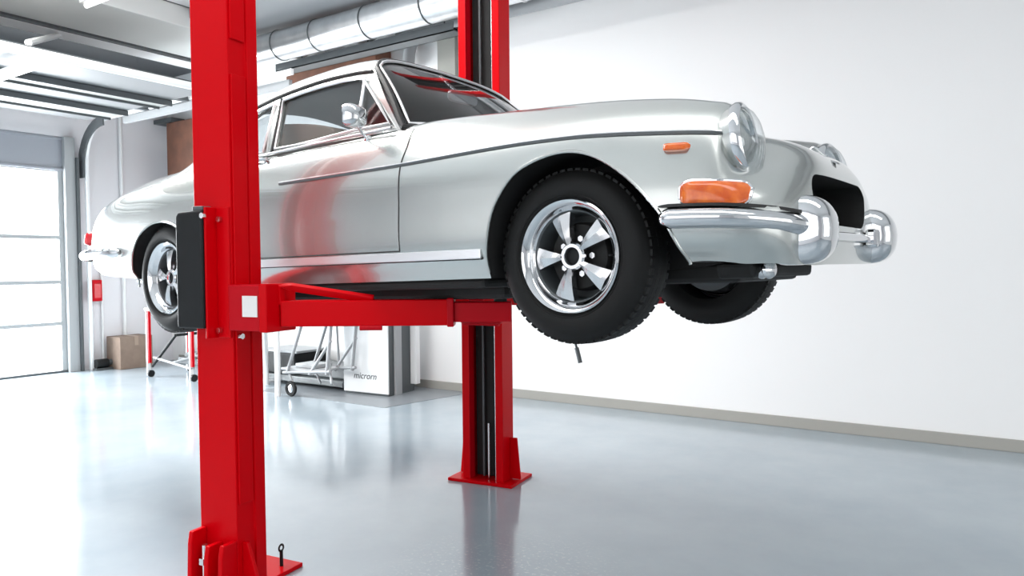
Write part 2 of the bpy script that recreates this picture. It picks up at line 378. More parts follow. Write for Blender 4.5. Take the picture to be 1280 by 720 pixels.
for x0, x1, z0, z1, lb in ((-7.3, -7.05, 4.42, 4.6, 'small white junction box under the duct, the left one of two'), (-6.75, -6.5, 4.42, 4.6, 'small white junction box under the duct, the right one nearer the far post')):
    bm = BM(); box(bm, (x0, YW-.3, z0), (x1, YW, z1)); tag(obj('junction_box', bm, M['white_pl'], bevel=.01), lb, 'box', group='junction boxes under the duct')
bm = BM(); tube(bm, [(XE+.03, 6.42, .0), (XE+.03, 6.42, 4.7)], .028, 10); tag(obj('conduit', bm, M['white_steel'], smooth=True), 'white vertical conduit on the grey end wall behind the car tail', 'pipe')
bm = BM(); tube(bm, [(XE+.025, 6.07, .0), (XE+.025, 6.07, 1.7)], .02, 10); tag(obj('conduit', bm, M['white_steel'], smooth=True), 'thin white vertical conduit beside the red box by the glazed door', 'pipe')
bm = BM(); box(bm, (XE, 7.0, 3.95), (XE+.5, YW, 4.02)); tag(obj('wall_shelf', bm, M['dkgrey'], bevel=.005), 'short dark shelf high in the corner above the brown cabinet', 'shelf')
rb = empty('red_box', (XE+.065, 5.955, 1.06), label='small red box on the end wall beside the glazed garage door', cat='box')
bm = BM(); box(bm, (-.06, -.075, 0), (.06, .075, .33)); ob_ = obj('case', bm, M['red_dull'], rb, bevel=.01)
bm = BM(); box(bm, (.06, -.05, .05), (.068, .05, .27)); obj('cover', bm, M['redlens'], rb, bevel=.003)
bm = BM(); box(bm, (.0, 0, 0), (.1, .1, .45)); tag(obj('wall_unit', bm, M['midgrey'], loc=(XE, 6.08, 1.75), bevel=.01), 'grey electrical unit on the end wall behind the car tail', 'electrical box')
# cardboard box
cb = empty('cardboard_box', (XE+.27, 6.36, 0), label='brown cardboard box on the floor against the end wall', cat='box')
bm = BM(); box(bm, (-.2, -.26, 0), (.2, .26, .5)); obj('carton', bm, M['card'], cb, bevel=.006)
bm = BM(); box(bm, (-.202, -.03, .49), (.202, .03, .503)); box(bm, (.2, -.03, .36), (.203, .03, .5)); obj('packing_tape', bm, mat('packing_tape', (.33, .24, .18), .3), cb)
# dark clutter at door foot: small motor
mt = empty('floor_pump', (XE+.2, 5.98, 0), label='small black pump on the floor between the glazed door and the cardboard box', cat='pump')
bm = BM(); cyl(bm, (0, -.12, .1), (0, .06, .1), .07, 20); obj('motor', bm, M['black'], mt, smooth=True)
bm = BM(); box(bm, (-.06, -.14, 0), (.06, .12, .03)); obj('foot', bm, M['dkgrey'], mt, bevel=.004)
bm = BM(); cyl(bm, (0, .06, .11), (0, .13, .11), .045, 16); obj('pump_head', bm, M['dkgrey'], mt, smooth=True)

# ---- trestle / carts behind the lift
def leg(bm, a, b, r=.02): cyl(bm, a, b, r, 12)
t = empty('work_trestle', (-9.85, 6.1, 0), label='tool trolley with red and white legs standing behind the near red post', cat='trolley')
for (x, y) in ((-.47, -.17), (.50, -.12), (-.47, .45), (.50, .45)):
    bm = BM(); box(bm, (x-.03, y-.025, .02), (x+.0, y+.025, .95)); lg = obj('leg', bm, M['white_steel'], t, bevel=.003)
    bm = BM(); box(bm, (x, y-.02, .2), (x+.035, y+.02, .95)); obj('red_upright', bm, M['red_dull'], lg)
    bm = BM(); cyl(bm, (x+.03, y, .05), (x+.06, y, .05), .05, 16); obj('caster', bm, M['black'], lg, smooth=True)
bm = BM(); cyl(bm, (-.42, -.15, .15), (.1, -.1, .62), .02, 8); cyl(bm, (.1, -.1, .62), (.1, .4, .62), .02, 8); obj('diagonal_brace', bm, M['black'], t)
bm = BM(); cyl(bm, (-.4, -.14, .28), (.5, -.12, .17), .018, 8); cyl(bm, (-.4, .4, .28), (.5, .4, .17), .018, 8); cyl(bm, (0., -.1, .22), (.5, .3, .4), .018, 8); obj('lower_rail', bm, M['midgrey'], t)
bm = BM(); box(bm, (-.2, .1, .18), (.4, .42, .27)); box(bm, (-.1, .15, .27), (.2, .35, .34)); obj('tray', bm, M['dkgrey'], t, bevel=.01)
bm = BM(); box(bm, (-.52, -.2, .95), (.55, .5, .99)); obj('top_shelf', bm, M['white_steel'], t, bevel=.006)

t = empty('tool_cart', (-7.55, 6.25, 0), label='wheeled tube-frame cart with a white leg standing left of the white cabinet', cat='cart')
bm = BM(); cyl(bm, (.18, -.41, 0), (.18, -.41, .98), .035, 18); obj('white_leg', bm, M['white_steel'], t, smooth=True)
bm = BM(); cyl(bm, (-.7, .1, 0), (-.7, .1, .98), .035, 18); obj('white_leg', bm, M['white_steel'], t, smooth=True)
bm = BM(); box(bm, (-.8, -.45, .95), (1.1, .14, 1.0)); obj('table_top', bm, M['white_steel'], t, bevel=.01)
def cwheel(x, y):
    bm = BM(); lathe(bm, [(.052, -.018), (.085, -.018), (.095, 0), (.085, .018), (.052, .018)], (x, y, .097), (0, 1, 0), 28, closed=True); wl = obj('cart_wheel', bm, M['rubber'], t, smooth=True)
    bm = BM(); lathe(bm, [(.052, .01), (.052, -.01), (.015, -.02), (.0, -.02)], (x, y, .097), (0, 1, 0), 24); obj('wheel_disc', bm, M['satin'], wl, smooth=True)
cwheel(.36, -.36)
bm = BM()
for y in (-.3, .10):
    cyl(bm, (.22, y, .27), (.55, y, .98), .02, 10); cyl(bm, (.92, y, .3), (1.02, y, .98), .022, 10); cyl(bm, (.62, y, .28), (1.0, y, .7), .018, 10)
    cyl(bm, (.15, y, .27), (.98, y, .34), .02, 10); cyl(bm, (.36, y, .1), (.25, y, .28), .014, 8)
cyl(bm, (.7, .1, .3), (.66, .1, .98), .014, 8); cyl(bm, (.85, -.2, .5), (1.0, -.3, .2), .014, 8)
obj('tube_frame', bm, M['midgrey'], t, smooth=True)
bm = BM(); box(bm, (.1, -.3, .3), (.72, .1, .33)); box(bm, (.25, -.2, .33), (.6, .08, .38)); obj('lower_tray', bm, M['midgrey'], t, bevel=.01)
t = empty('floor_rack', (-8.2, 6.75, 0), label='low dark rack of equipment against the wall behind the carts', cat='rack')
bm = BM(); box(bm, (-.5, -.3, .05), (1.3, .35, .13)); obj('base', bm, M['dkgrey'], t, bevel=.01)
bm = BM(); box(bm, (-.4, -.25, .13), (.35, .3, .42)); obj('black_case', bm, M['black'], t, bevel=.02)
bm = BM(); box(bm, (.38, -.2, .13), (1.25, .3, .28)); obj('steel_case', bm, M['dkgrey'], t, bevel=.02)
bm = BM(); box(bm, (-.4, -.26, .42), (.4, .3, .45)); obj('lid', bm, M['midgrey'], t, bevel=.004)
# white machine cabinet
t = empty('machine_cabinet', (-6.5, 6.66, 0), R(4), label='white steel machine cabinet with dark side standing against the wall left of the far post', cat='cabinet')
bm = BM(); box(bm, (-.36, -.22, .03), (.34, -.2, 1.06)); obj('front_panel', bm, M['white_steel'], t, bevel=.004)
bm = BM(); box(bm, (-.355, -.2, .0), (.33, .30, 1.05)); obj('case', bm, M['dkgrey'], t, bevel=.006)
bm = BM(); box(bm, (.33, -.1, .0), (.36, .02, 1.05)); obj('side_rail', bm, M['midgrey'], t, bevel=.004)
bm = BM(); box(bm, (.33, .22, 0.1), (.42, .30, 1.05)); obj('rear_post', bm, M['white_steel'], t, bevel=.004)
def text(name, s, size, M4, m, parent=None, ext=.001, shear=0):
    c = bpy.data.curves.new(name, 'FONT'); c.body = s; c.size = size; c.extrude = ext; c.align_x = 'CENTER'; c.align_y = 'CENTER'; c.shear = shear
    o = bpy.data.objects.new('tmp', c); COL.objects.link(o)
    dg = bpy.context.evaluated_depsgraph_get(); dg.update(); me = bpy.data.meshes.new_from_object(o.evaluated_get(dg)); bpy.data.objects.remove(o)
    me.materials.clear(); me.materials.append(m); me.transform(M4)
    k = bpy.data.objects.new(name, me); COL.objects.link(k)
    if parent: k.parent = parent
    return k
text('lettering', 'microrn', .11, Matrix.Translation((-.02, -.2215, .23))@Matrix.Rotation(R(90), 4, 'X'), M['ink'], t, shear=.25)
# concrete seams / floor mat
bm = BM(); prism(bm, [(-7.9, 5.95), (-5.72, 5.95), (-5.5, 7.2), (-7.9, 7.2)], 2, 0.0005, .004); tag(obj('floor_mat', bm, mat('grey_mat', (.22, .24, .26), .35)), 'thin grey mat on the floor under the white cabinet', 'mat')

# ================================================================== LIFT
def rotated(c, a):
    ca, sa = cos(a), sin(a)
    return Matrix(((ca, -sa, 0, c[0]), (sa, ca, 0, c[1]), (0, 0, 1, c[2]), (0, 0, 0, 1)))
def cbox(name, a, b, m, parent, bevel=.004):
    bm = BM(); box(bm, a, b); return obj(name, bm, m, parent, bevel=bevel)

# --- far post. local frame: x along post width, y = away from the car (post back), opening at y=0 faces the car
FP = empty('lift_post', (-3.13, 4.245, 0), R(8), label='red steel lift post with open channel standing behind the car by the white wall', cat='lift post', group='posts of the two-post lift')
HT = 5.1
def channel(W, D, lip, th, z0, z1):
    """open-fronted channel column, outline polygon, opening at y=0"""
    o = [(-W/2, 0), (-W/2, D), (W/2, D), (W/2, 0), (W/2-lip, 0), (W/2-lip, th*1.2), (W/2-th, th*1.2), (W/2-th, D-th), (-W/2+th, D-th), (-W/2+th, th*1.2), (-W/2+lip, th*1.2), (-W/2+lip, 0)]
    bm = BM(); prism(bm, o, 2, z0, z1); return bm
obj('column', channel(.325, .17, .06, .012, .02, HT-.55), M['red'], FP, bevel=.004)
cbox('side_fin', (.1025-.0, .0, .02), (.1065, .075, HT-.6), M['satin'], FP, .001)
cbox('side_fin', (-.1065, .0, .02), (-.1025, .075, HT-.6), M['red_dull'], FP, .001)
cbox('inner_liner', (-.10, .10, .03), (.10, .15, HT-.6), M['dark'], FP, .001)
cbox('cylinder_rod', (-.035, .07, .03), (-.02, .085, 4.4), M['dkgrey'], FP, .002)
bm = BM(); cyl(bm, (.02, .06, .03), (.02, .06, .42), .009, 10); obj('cable', bm, M['satin'], FP, smooth=True)
cbox('base_plate', (-.265, -.045, 0), (.25, .30, .022), M['red'], FP, .004)
for s in (-1, 1):
    bm = BM(); x0 = s*.163
    prism(bm, [(x0, .025), (x0, .32), (x0+s*.055, .32), (x0+s*.083, .025)], 1, .11, .125); obj('gusset', bm, M['red'], FP, bevel=.003)
cbox('carriage', (-.14, -.045, 1.13), (.155, .02, 1.33), M['red_dull'], FP, .008)
cbox('carriage_collar', (-.12, -.10, 1.15), (.20, -.045, 1.31), M['red_dull'], FP, .012)
# far arms: front one reaching to +x under the car, rear one to -x
def arm(parent, A, B, w0, h0, ext, pad_h, mat_=M['red'], z=0):
    """box arm from A to B (local), inner extension to B+dir*ext, pad on its end"""
    A = Vector(A); B = Vector(B); d = (B-A).normalized(); L = (B-A).length
    q = Matrix.Translation(A)@d.to_track_quat('X', 'Z').to_matrix().to_4x4()
    bm = BM(); box(bm, (0, -w0/2, -h0/2), (L, w0/2, h0/2), M4=q); a = obj('arm', bm, mat_, parent, bevel=.006)
    bm = BM(); box(bm, (L, -w0/2+.014, -h0/2+.014), (L+ext, w0/2-.014, h0/2-.014), M4=q); box(bm, (L-.03, -w0/2-.006, -h0/2-.006), (L, w0/2+.006, h0/2+.006), M4=q); obj('arm_extension', bm, M['red_dull'], a, bevel=.005)
    e = q@Vector((L+ext-.05, 0, h0/2-.014))
    bm = BM(); cyl(bm, e, e+Vector((0, 0, pad_h*.6)), .03, 18); cyl(bm, e+Vector((0, 0, pad_h*.6)), e+Vector((0, 0, pad_h)), .06, 24); obj('lift_pad', bm, M['dark'], a, smooth=True)
    return a
FI = rotated((-3.13, 4.245, 0), R(8)).inverted()
fa, fb = FI@Vector((-2.98, 4.13, 1.33)), FI@Vector((-1.60, 3.83, 1.365)); fd = (fb-fa).normalized()
arm(FP, fa, fb-fd*.35, .10, .09, .35, .05)
arm(FP, (-.05, -.10, 1.27), (-.62, -.50, 1.29), .10, .10, .35, .06)

# --- near post. local frame origin = near corner of column at camera side
NP_ = empty('lift_post', (-2.978, 2.114, 0), R(8), label='tall red steel lift post in the foreground standing in front of the car', cat='lift post', group='posts of the two-post lift')
CW, CD = .235, .172
obj('column', (lambda: (lambda b: b)(BM()))() if False else (lambda bm: (prism(bm, [(-CW, 0), (0, 0), (0, CD*.62), (.012, CD*.62), (.012, CD), (-.05, CD), (-.05, CD-.012), (-.014, CD-.012), (-.014, .014), (-CW+.014, .014), (-CW+.014, CD-.012), (-CW+.05, CD-.012), (-CW+.05, CD), (-CW, CD)], 2, .02, HT-.5), bm)[1])(BM()), M['red'], NP_, bevel=.004)
# raised strips on the +x face
cbox('stiffening_strip', (.0, .012, 2.60), (.010, .095, HT-.5), M['red'], NP_, .003)
cbox('stiffening_strip', (.0, .012, .45), (.010, .095, 2.44), M['red'], NP_, .003)
cbox('base_plate', (-.34, -.16, 0), (-.005, .44, .022), M['red'], NP_, .004)
for x, zz in ((-.222, .325), (-.118, .27), (-.027, .285)):
    bm = BM(); prism(bm, [(-.10, .025), (-.09, zz-.05), (-.08, zz), (-.0, zz), (0, .025)], 0, x, x+.027); obj('gusset', bm, M['red'], NP_, bevel=.005)
bm = BM(); prism(bm, [(.0, .025), (.12, .025), (.03, .27), (0, .27)], 1, .03, .05); obj('gusset', bm, M['red'], NP_, bevel=.004)
bm = BM(); cyl(bm, (-.155, -.05, .022), (-.155, -.05, .26), .014, 12); cyl(bm, (-.155, -.05, .17), (-.155, -.05, .20), .026, 6); obj('anchor_bolt', bm, M['satin'], NP_)
bm = BM(); cyl(bm, (-.075, .36, .022), (-.075, .36, .10), .009, 12); lathe(bm, [(.016, -.006), (.022, 0), (.016, .006), (.01, 0)], (-.075, .36, .115), (1, 0, 0), 16, closed=True); obj('anchor_bolt', bm, M['black'], NP_, smooth=True)
# carriage around the column
zc0, zc1 = 1.23, 1.83
ROOT = -.080
bm = BM(); box(bm, (ROOT-.012, -.072, zc0), (ROOT, 0.0, zc1)); car_ = obj('carriage_flange', bm, M['red'], NP_, bevel=.003)
bm = BM(); box(bm, (ROOT, -.012, zc0), (-.002, 0.0, zc1)); obj('carriage_plate', bm, M['red'], NP_, bevel=.003)
bm = BM(); prism(bm, [(-.262, 1.275), (-.262, 1.79), (-.245, 1.81), (-.13, 1.815), (-.094, 1.815), (-.094, 1.275)], 1, -.085, -.005); obj('black_cover', bm, M['black'], NP_, bevel=.008)
cbox('cover_top_clip', (-.16, -.075, 1.815), (-.096, -.02, 1.835), M['dkgrey'], NP_, .004)
for (x, y, z, rx) in ((ROOT+.03, -.014, 1.775, 0), (ROOT+.02, -.016, 1.265, 0), (.012, .03, 1.235, 1), (ROOT-.006, -.074, 1.79, 0)):
    bm = BM(); cyl(bm, (x, y, z), (x+(.018 if rx else 0), y-(0 if rx else .016), z), .014, 6); obj('bolt', bm, M['satin'], NP_)
# arm yoke on the car-front side
ym = -.012
bm = BM(); box(bm, (-.005, -.02, 1.265), (.19, .15, 1.475)); obj('arm_yoke', bm, M['red_dull'], NP_, bevel=.006)
bm = BM(); box(bm, (.085, -.0235, 1.33), (.175, -.0205, 1.425)); obj('sticker', bm, M['sticker'], NP_)
bm = BM(); box(bm, (.19, -.03, 1.262), (.235, .16, 1.48)); obj('yoke_plate', bm, M['red'], NP_, bevel=.006)
bm = BM(); cyl(bm, (.16, .06, 1.255), (.16, .06, 1.479), .03, 20); obj('pivot_pin', bm, M['satin'], NP_, smooth=True)
inv = NP_.matrix_basis.copy()
RI = rotated((-2.978, 2.114, 0), R(8)).inverted()
A = RI@Vector((-2.77, 2.235, 1.342)); B = RI@Vector((-2.115, 2.665, 1.342))
a = arm(NP_, A, B, .10, .118, .26, .05)
q = Matrix.Translation(A)@(B-A).normalized().to_track_quat('X', 'Z').to_matrix().to_4x4()
# triangular hoop guard on top of the arm
bm = BM()
sweep(bm, [q@Vector(p) for p in ((.0, -.03, .04), (0, -.03, .122), (.05, -.03, .120), (.42, -.03, .062))], [(-.011, -.018), (.011, -.018), (.011, .018), (-.011, .018)])
obj('arm_brace', bm, M['red'], a, bevel=.003)
bm = BM(); cyl(bm, q@Vector((.36, -.05, -.066)), q@Vector((.46, -.05, -.066)), .012, 10); obj('latch_pin', bm, M['red_dull'], a)
# rear arm, mostly behind the post
A2 = RI@Vector((-3.05, 2.24, 1.342)); B2 = RI@Vector((-3.55, 2.62, 1.342))
arm(NP_, A2, B2, .10, .118, .28, .05)

# ================================================================== CAR
CY, CP = R(-3.3), R(1.6035)
dv = Vector((cos(CY), sin(CY), 0)); nv = Vector((-sin(CY), cos(CY), 0))
Uv = dv*cos(CP)+Vector((0, 0, 1))*sin(CP); Wv = -dv*sin(CP)+Vector((0, 0, 1))*cos(CP)
ORG = Vector((-1.311, 3.099, 1.586))
MC = Matrix((Uv, nv, Wv)).transposed().to_4x4(); MC.translation = ORG
CAR = empty('car', label='silver classic two-door sports coupe with chrome wheels raised on the red lift', cat='car')
CAR.matrix_world = MC
L = 2.817
LR = 2.775
# body sections: u, then (v,w) for 8 keys : centre, valley, crest, shoulder, widest, lower, sill edge
ST = [
 (-4.12, [(0, .38), (.22, .37), (.36, .34), (.44, .29), (.47, .22), (.46, .14), (.42, .10)]),
 (-4.09, [(0, .46), (.28, .45), (.44, .405), (.54, .33), (.575, .23), (.56, .12), (.51, .06)]),
 (-4.0, [(0, .56), (.31, .55), (.49, .50), (.61, .40), (.65, .25), (.635, .11), (.59, .05)]),
 (-3.80, [(0, .68), (.34, .66), (.53, .58), (.67, .46), (.73, .27), (.72, .10), (.67, .035)]),
 (-3.45, [(0, .745), (.36, .70), (.555, .61), (.72, .49), (.785, .26), (.775, .08), (.73, .01)]),
 (-3.15, [(0, .76), (.37, .705), (.575, .625), (.73, .49), (.795, .26), (.785, .06), (.735, -.01)]),
 (-2.9,  [(0, .76), (.38, .705), (.60, .635), (.74, .49), (.80, .25), (.785, .04), (.73, -.04)]),
 (-2.3,  [(0, .70), (.42, .67), (.668, .605), (.755, .45), (.795, .22), (.785, .04), (.735, -.08)]),
 (-1.6,  [(0, .66), (.45, .64), (.678, .598), (.765, .435), (.795, .22), (.785, .04), (.735, -.075)]),
 (-1.0,  [(0, .64), (.45, .625), (.664, .600), (.765, .435), (.795, .22), (.785, .04), (.735, -.075)]),
 (-.75,  [(0, .62), (.43, .60), (.63, .615), (.765, .43), (.795, .22), (.785, .04), (.735, -.075)]),
 (-.35,  [(0, .57), (.42, .56), (.60, .60), (.76, .43), (.795, .22), (.785, .04), (.735, -.075)]),
 (.05,   [(0, .51), (.40, .505), (.585, .575), (.745, .435), (.79, .22), (.785, .04), (.73, -.065)]),
 (.35,   [(0, .455), (.37, .455), (.565, .54), (.71, .42), (.775, .22), (.77, .04), (.70, -.06)]),
 (.50,   [(0, .425), (.345, .43), (.552, .508), (.685, .405), (.75, .22), (.75, .04), (.685, -.04)]),
 (.565,  [(0, .41), (.33, .415), (.54, .486), (.662, .385), (.728, .215), (.733, .04), (.67, -.045)]),
 (.60,   [(0, .402), (.315, .40), (.525, .33), (.64, .265), (.714, .185), (.72, .04), (.66, -.05)]),
 (.63,   [(0, .394), (.305, .39), (.51, .29), (.625, .235), (.70, .165), (.705, .035), (.645, -.055)]),
 (.68,   [(0, .375), (.295, .37), (.49, .28), (.595, .22), (.67, .145), (.675, .035), (.615, -.055)]),
 (.73,   [(0, .345), (.28, .34), (.46, .268), (.55, .21), (.615, .13), (.62, .03), (.57, -.058)]),
 (.76,   [(0, .310), (.265, .305), (.415, .25), (.49, .195), (.54, .12), (.545, .03), (.505, -.062)]),
 (.785,  [(0, .268), (.235, .262), (.345, .225), (.41, .18), (.445, .11), (.45, .03), (.425, -.066)]),
 (.798,  [(0, .225), (.20, .215), (.27, .19), (.32, .155), (.35, .10), (.36, .02), (.345, -.064)]),
]
us = [s[0] for s in ST]
def keys(u):
    return [(pchip(us, [s[1][k][0] for s in ST], u), pchip(us, [s[1][k][1] for s in ST], u)) for k in range(7)]
SUB = 8
def section(u):
    K = keys(u); P = [(-K[1][0], K[1][1])]+K
    pts = cr(P, SUB); return pts[SUB:]          # from centre to sill edge, positive v
_cache = {}
def sec_c(u):
    k = round(u, 3)
    if k not in _cache: _cache[k] = section(k)
    return _cache[k]
def side(u, w_):
    """|v| of the body side at height w (search from the crest down)"""
    pts = sec_c(u)[2*SUB:]
    for a, b in zip(pts, pts[1:]):
        if (a[1]-w_)*(b[1]-w_) <= 0 and a[1] != b[1]:
            t_ = (a[1]-w_)/(a[1]-b[1]); return a[0]+(b[0]-a[0])*t_
    return pts[0][0] if w_ > pts[0][1] else pts[-1][0]
def top(u, v):
    pts = sec_c(u)[:3*SUB+1]
    for a, b in zip(pts, pts[1:]):
        if (a[0]-v)*(b[0]-v) <= 0 and a[0] != b[0]:
            return a[1]+(b[1]-a[1])*(v-a[0])/(b[0]-a[0])
    return pts[-1][1]
# stations
UU = []
for a, b in zip(us, us[1:]):
    n = max(2, int(round((b-a)/.022)))
    UU += [a+(b-a)*k/n for k in range(n)]
UU.append(us[-1])
bm = BM(); rings = []
for u in UU:
    h = sec_c(u); full = [(-v, w_) for v, w_ in h[:0:-1]]+h  # near(-) sill -> centre -> far sill
    rings.append([bm.verts.new((u, v, w_)) for v, w_ in full])
n = len(rings[0])
for A_, B_ in zip(rings, rings[1:]):
    for j in range(n-1): bm.faces.new((A_[j], A_[j+1], B_[j+1], B_[j]))
    bm.faces.new((A_[n-1], A_[0], B_[0], B_[n-1])).material_index = 1 if A_[0].co.x < .60 else 0
bm.faces.new(rings[0]); bm.faces.new(rings[-1][::-1])
body = obj('body', bm, [M['silver'], M['dark']], CAR)
# cutters
def cutter(fn):
    bm = BM(); fn(bm)
    for f in bm.faces: f.material_index = 1
    o = obj('cutter', bm, [M['silver'], M['dark']], CAR); return o
LAR = 2.80
ARF = [(-.36, -.2), (-.355, -.05), (-.33, .07), (-.285, .20), (-.20, .305), (-.10, .352), (.01, .37), (.11, .355), (.20, .31), (.28, .25), (.345, .185), (.40, .115), (.430, .05), (.444, .01), (.456, -.03), (.462, -.08), (.465, -.2)]
ARR = [(-LAR-.38, -.2), (-LAR-.375, -.02), (-LAR-.35, .08), (-LAR-.30, .18), (-LAR-.22, .26), (-LAR-.11, .305), (-LAR+.0, .318), (-LAR+.11, .305), (-LAR+.22, .26), (-LAR+.30, .18), (-LAR+.35, .08), (-LAR+.375, -.02), (-LAR+.38, -.2)]
ARFs = cr(ARF, 4); ARRs = cr(ARR, 4)
cuts = []
for s in (-1, 1):
    cuts.append(cutter(lambda b: prism(b, ARFs, 1, s*.40, s*1.0)))
    cuts.append(cutter(lambda b: prism(b, ARRs, 1, s*.40, s*1.0)))
# dark intake opening in the nose
def mouth(b):
    pts = [(p[0]-.085, p[1]+.160) for p in rounded(.68, .17, .075, 6)]
    prism(b, pts, 0, .62, 1.1)
cuts.append(cutter(mouth))
boolean(body, cuts)
# open the cabin under the glass
bm = BM(); bm.from_mesh(body.data)
kill = [f for f in bm.faces if (lambda c: -2.62 < c.x < -1.0 and abs(c.y) < .60 and c.z > .55)(f.calc_center_median())]
bmesh.ops.delete(bm, geom=kill, context='FACES'); bm.to_mesh(body.data); bm.free()
body.data.polygons.foreach_set('use_smooth', [True]*len(body.data.polygons)); body.data.set_sharp_from_angle(angle=R(38))

def on_side(u, w_, off=0, s=-1): return Vector((u, s*(side(u, w_)+off), w_))
def both(fn):
    for s in (-1, 1): fn(s)
def line_on_side(pts, off=.001, sub=10):
    return lambda s: [on_side(p[0], p[1], off, s) for p in cr(pts, sub)]
# crease moulding, door shut lines, rocker trim
def mould(s):
    f = line_on_side([(-1.66, .425), (-1.2, .42), (-.81, .418), (-.28, .425), (.01, .42), (.21, .408), (.42, .388), (.568, .372)], .0015)
    bm = BM(); sweep(bm, f(s), [(-.0045, -.004), (.0045, -.004), (.0045, .004), (-.0045, .004)]); g = obj('side_moulding', bm, M['dkgrey'], CAR)
    f = line_on_side([(-1.66, .432), (-1.2, .427), (-.81, .425), (-.28, .432), (.01, .427), (.21, .415), (.42, .395), (.568, .379)], .003)
    bm = BM(); sweep(bm, f(s), circ(.004, 8)); obj('moulding_highlight_bead', bm, M['satin'], g, smooth=True)
    f = line_on_side([(-.815, .59), (-.80, .50), (-.805, .42), (-.80, .22), (-.81, .052)], .0004, 8); bm = BM(); sweep(bm, f(s), circ(.0032, 6)); obj('door_shut_line', bm, M['gasket'], CAR)
    f = line_on_side([(-.81, .052), (-1.3, .058), (-1.8, .064), (-2.02, .08)], .0004, 8); bm = BM(); sweep(bm, f(s), circ(.0032, 6)); obj('door_shut_line', bm, M['gasket'], CAR)
    f = line_on_side([(-2.02, .08), (-2.06, .3), (-2.05, .60)], .0004, 8); bm = BM(); sweep(bm, f(s), circ(.0032, 6)); obj('door_shut_line', bm, M['gasket'], CAR)
    P = [on_side(u, .022+(-.36-u)*.010, .004, s) for u in np.linspace(-2.42, -.365, 40)]
    bm = BM(); sweep(bm, P, [(-.019, -.006), (.019, -.006), (.019, .006), (-.019, .006)]); tr_ = obj('rocker_trim', bm, M['frame'], CAR, bevel=.003)
    P = [on_side(u, .003+(-.36-u)*.010, .003, s) for u in np.linspace(-2.42, -.365, 40)]
    bm = BM(); sweep(bm, P, circ(.0045, 8)); obj('rubber_strip', bm, M['gasket'], tr_)
    for prof in (ARFs, ARRs):
        pts = [p for p in prof if p[1] > -.06]
        P = [on_side(p[0], p[1], .0, s) for p in pts]
        bm = BM(); sweep(bm, P, circ(.006, 8)); obj('wheel_arch_lip', bm, M['silver'], CAR, smooth=True)
both(mould)
# under structure
bm = BM(); box(bm, (-3.5, -.36, -.12), (.50, .36, -.04)); box(bm, (-2.36, -.70, -.115), (-.42, .70, -.065)); box(bm, (-2.3, -.52, -.165), (-.46, .60, -.10)); obj('underbody', bm, M['dark'], CAR, bevel=.02)
for axle, zz in ((0, -.02), (-LR, 0)):
    bm = BM(); cyl(bm, (axle, -.58, zz), (axle, .58, zz), .035, 14)
    for s_ in (-1, 1):
        if axle == 0:
            cyl(bm, (.02, s_*.20, -.10), (.0, s_*.56, -.03), .025, 10); cyl(bm, (-.3, s_*.3, -.10), (.0, s_*.56, -.03), .02, 10)
        else:
            cyl(bm, (axle+.5, s_*.45, -.03), (axle, s_*.56, -.02), .03, 10)
    obj('suspension', bm, M['dark'], CAR, smooth=True)
bm = BM(); prism(bm, [(-.44, -.05), (.30, -.05), (.28, -.105), (-.42, -.105)], 0, .44, .58); obj('front_skid_bar', bm, M['dark'], CAR, bevel=.015)
bm = BM(); box(bm, (-3.85, -.40, .0), (-3.45, .40, .05)); obj('engine_sump', bm, M['dark'], CAR, bevel=.03)
def horn(s):
    bm = BM(); lathe(bm, [(.0, .03), (.012, .03), (.03, .022), (.034, .012), (.026, 0), (.034, -.02), (.02, -.03), (0, -.03)], (.60, s*.36, -.075), (.85, s*.35, 0), 24); obj('horn', bm, M['chrome'], CAR, smooth=True)
horn(-1)
bm = BM(); cyl(bm, (-3.8, -.2, -.02), (-4.26, -.2, -.0), .025, 16); obj('exhaust_tip', bm, M['chrome'], CAR, smooth=True)
bm = BM(); tube(bm, cr([(-.10, -.50, -.25), (-.12, -.52, -.30), (-.10, -.53, -.36), (-.09, -.53, -.40)], 4), .005, 8); tube(bm, [(-.10, -.53, -.36), (-.085, -.53, -.42)], .009, 8); obj('brake_hose', bm, M['dkgrey'], CAR)

# ---------------- greenhouse
GS = [  # each: 5 keys (u,v,w)
 [(-1.31, 0, 1.075), (-1.285, .28, 1.058), (-1.24, .46, 1.020), (-1.20, .535, .958), (-.90, .668, .598)],
 [(-1.38, 0, 1.088), (-1.365, .28, 1.070), (-1.345, .465, 1.032), (-1.33, .545, .966), (-1.18, .682, .600)],
 [(-1.55, 0, 1.100), (-1.55, .28, 1.080), (-1.55, .470, 1.038), (-1.55, .548, .972), (-1.50, .687, .600)],
 [(-1.80, 0, 1.095), (-1.80, .28, 1.075), (-1.80, .470, 1.034), (-1.80, .547, .964), (-1.80, .687, .600)],
 [(-2.15, 0, 1.060), (-2.15, .28, 1.040), (-2.15, .462, 1.000), (-2.15, .540, .932), (-2.15, .682, .600)],
 [(-2.55, 0, .980), (-2.55, .28, .955), (-2.55, .450, .900), (-2.55, .532, .822), (-2.55, .668, .600)],
 [(-2.95, 0, .84), (-2.95, .28, .80), (-2.95, .435, .725), (-2.95, .52, .672), (-2.95, .640, .598)],
 [(-3.35, 0, .755), (-3.35, .28, .715), (-3.35, .430, .652), (-3.35, .51, .622), (-3.35, .60, .565)],
]
def gkey(t, k):
    i = min(int(t), len(GS)-2); xs_ = list(range(len(GS)))
    return [pchip(xs_, [g[k][c] for g in GS], t) for c in range(3)]
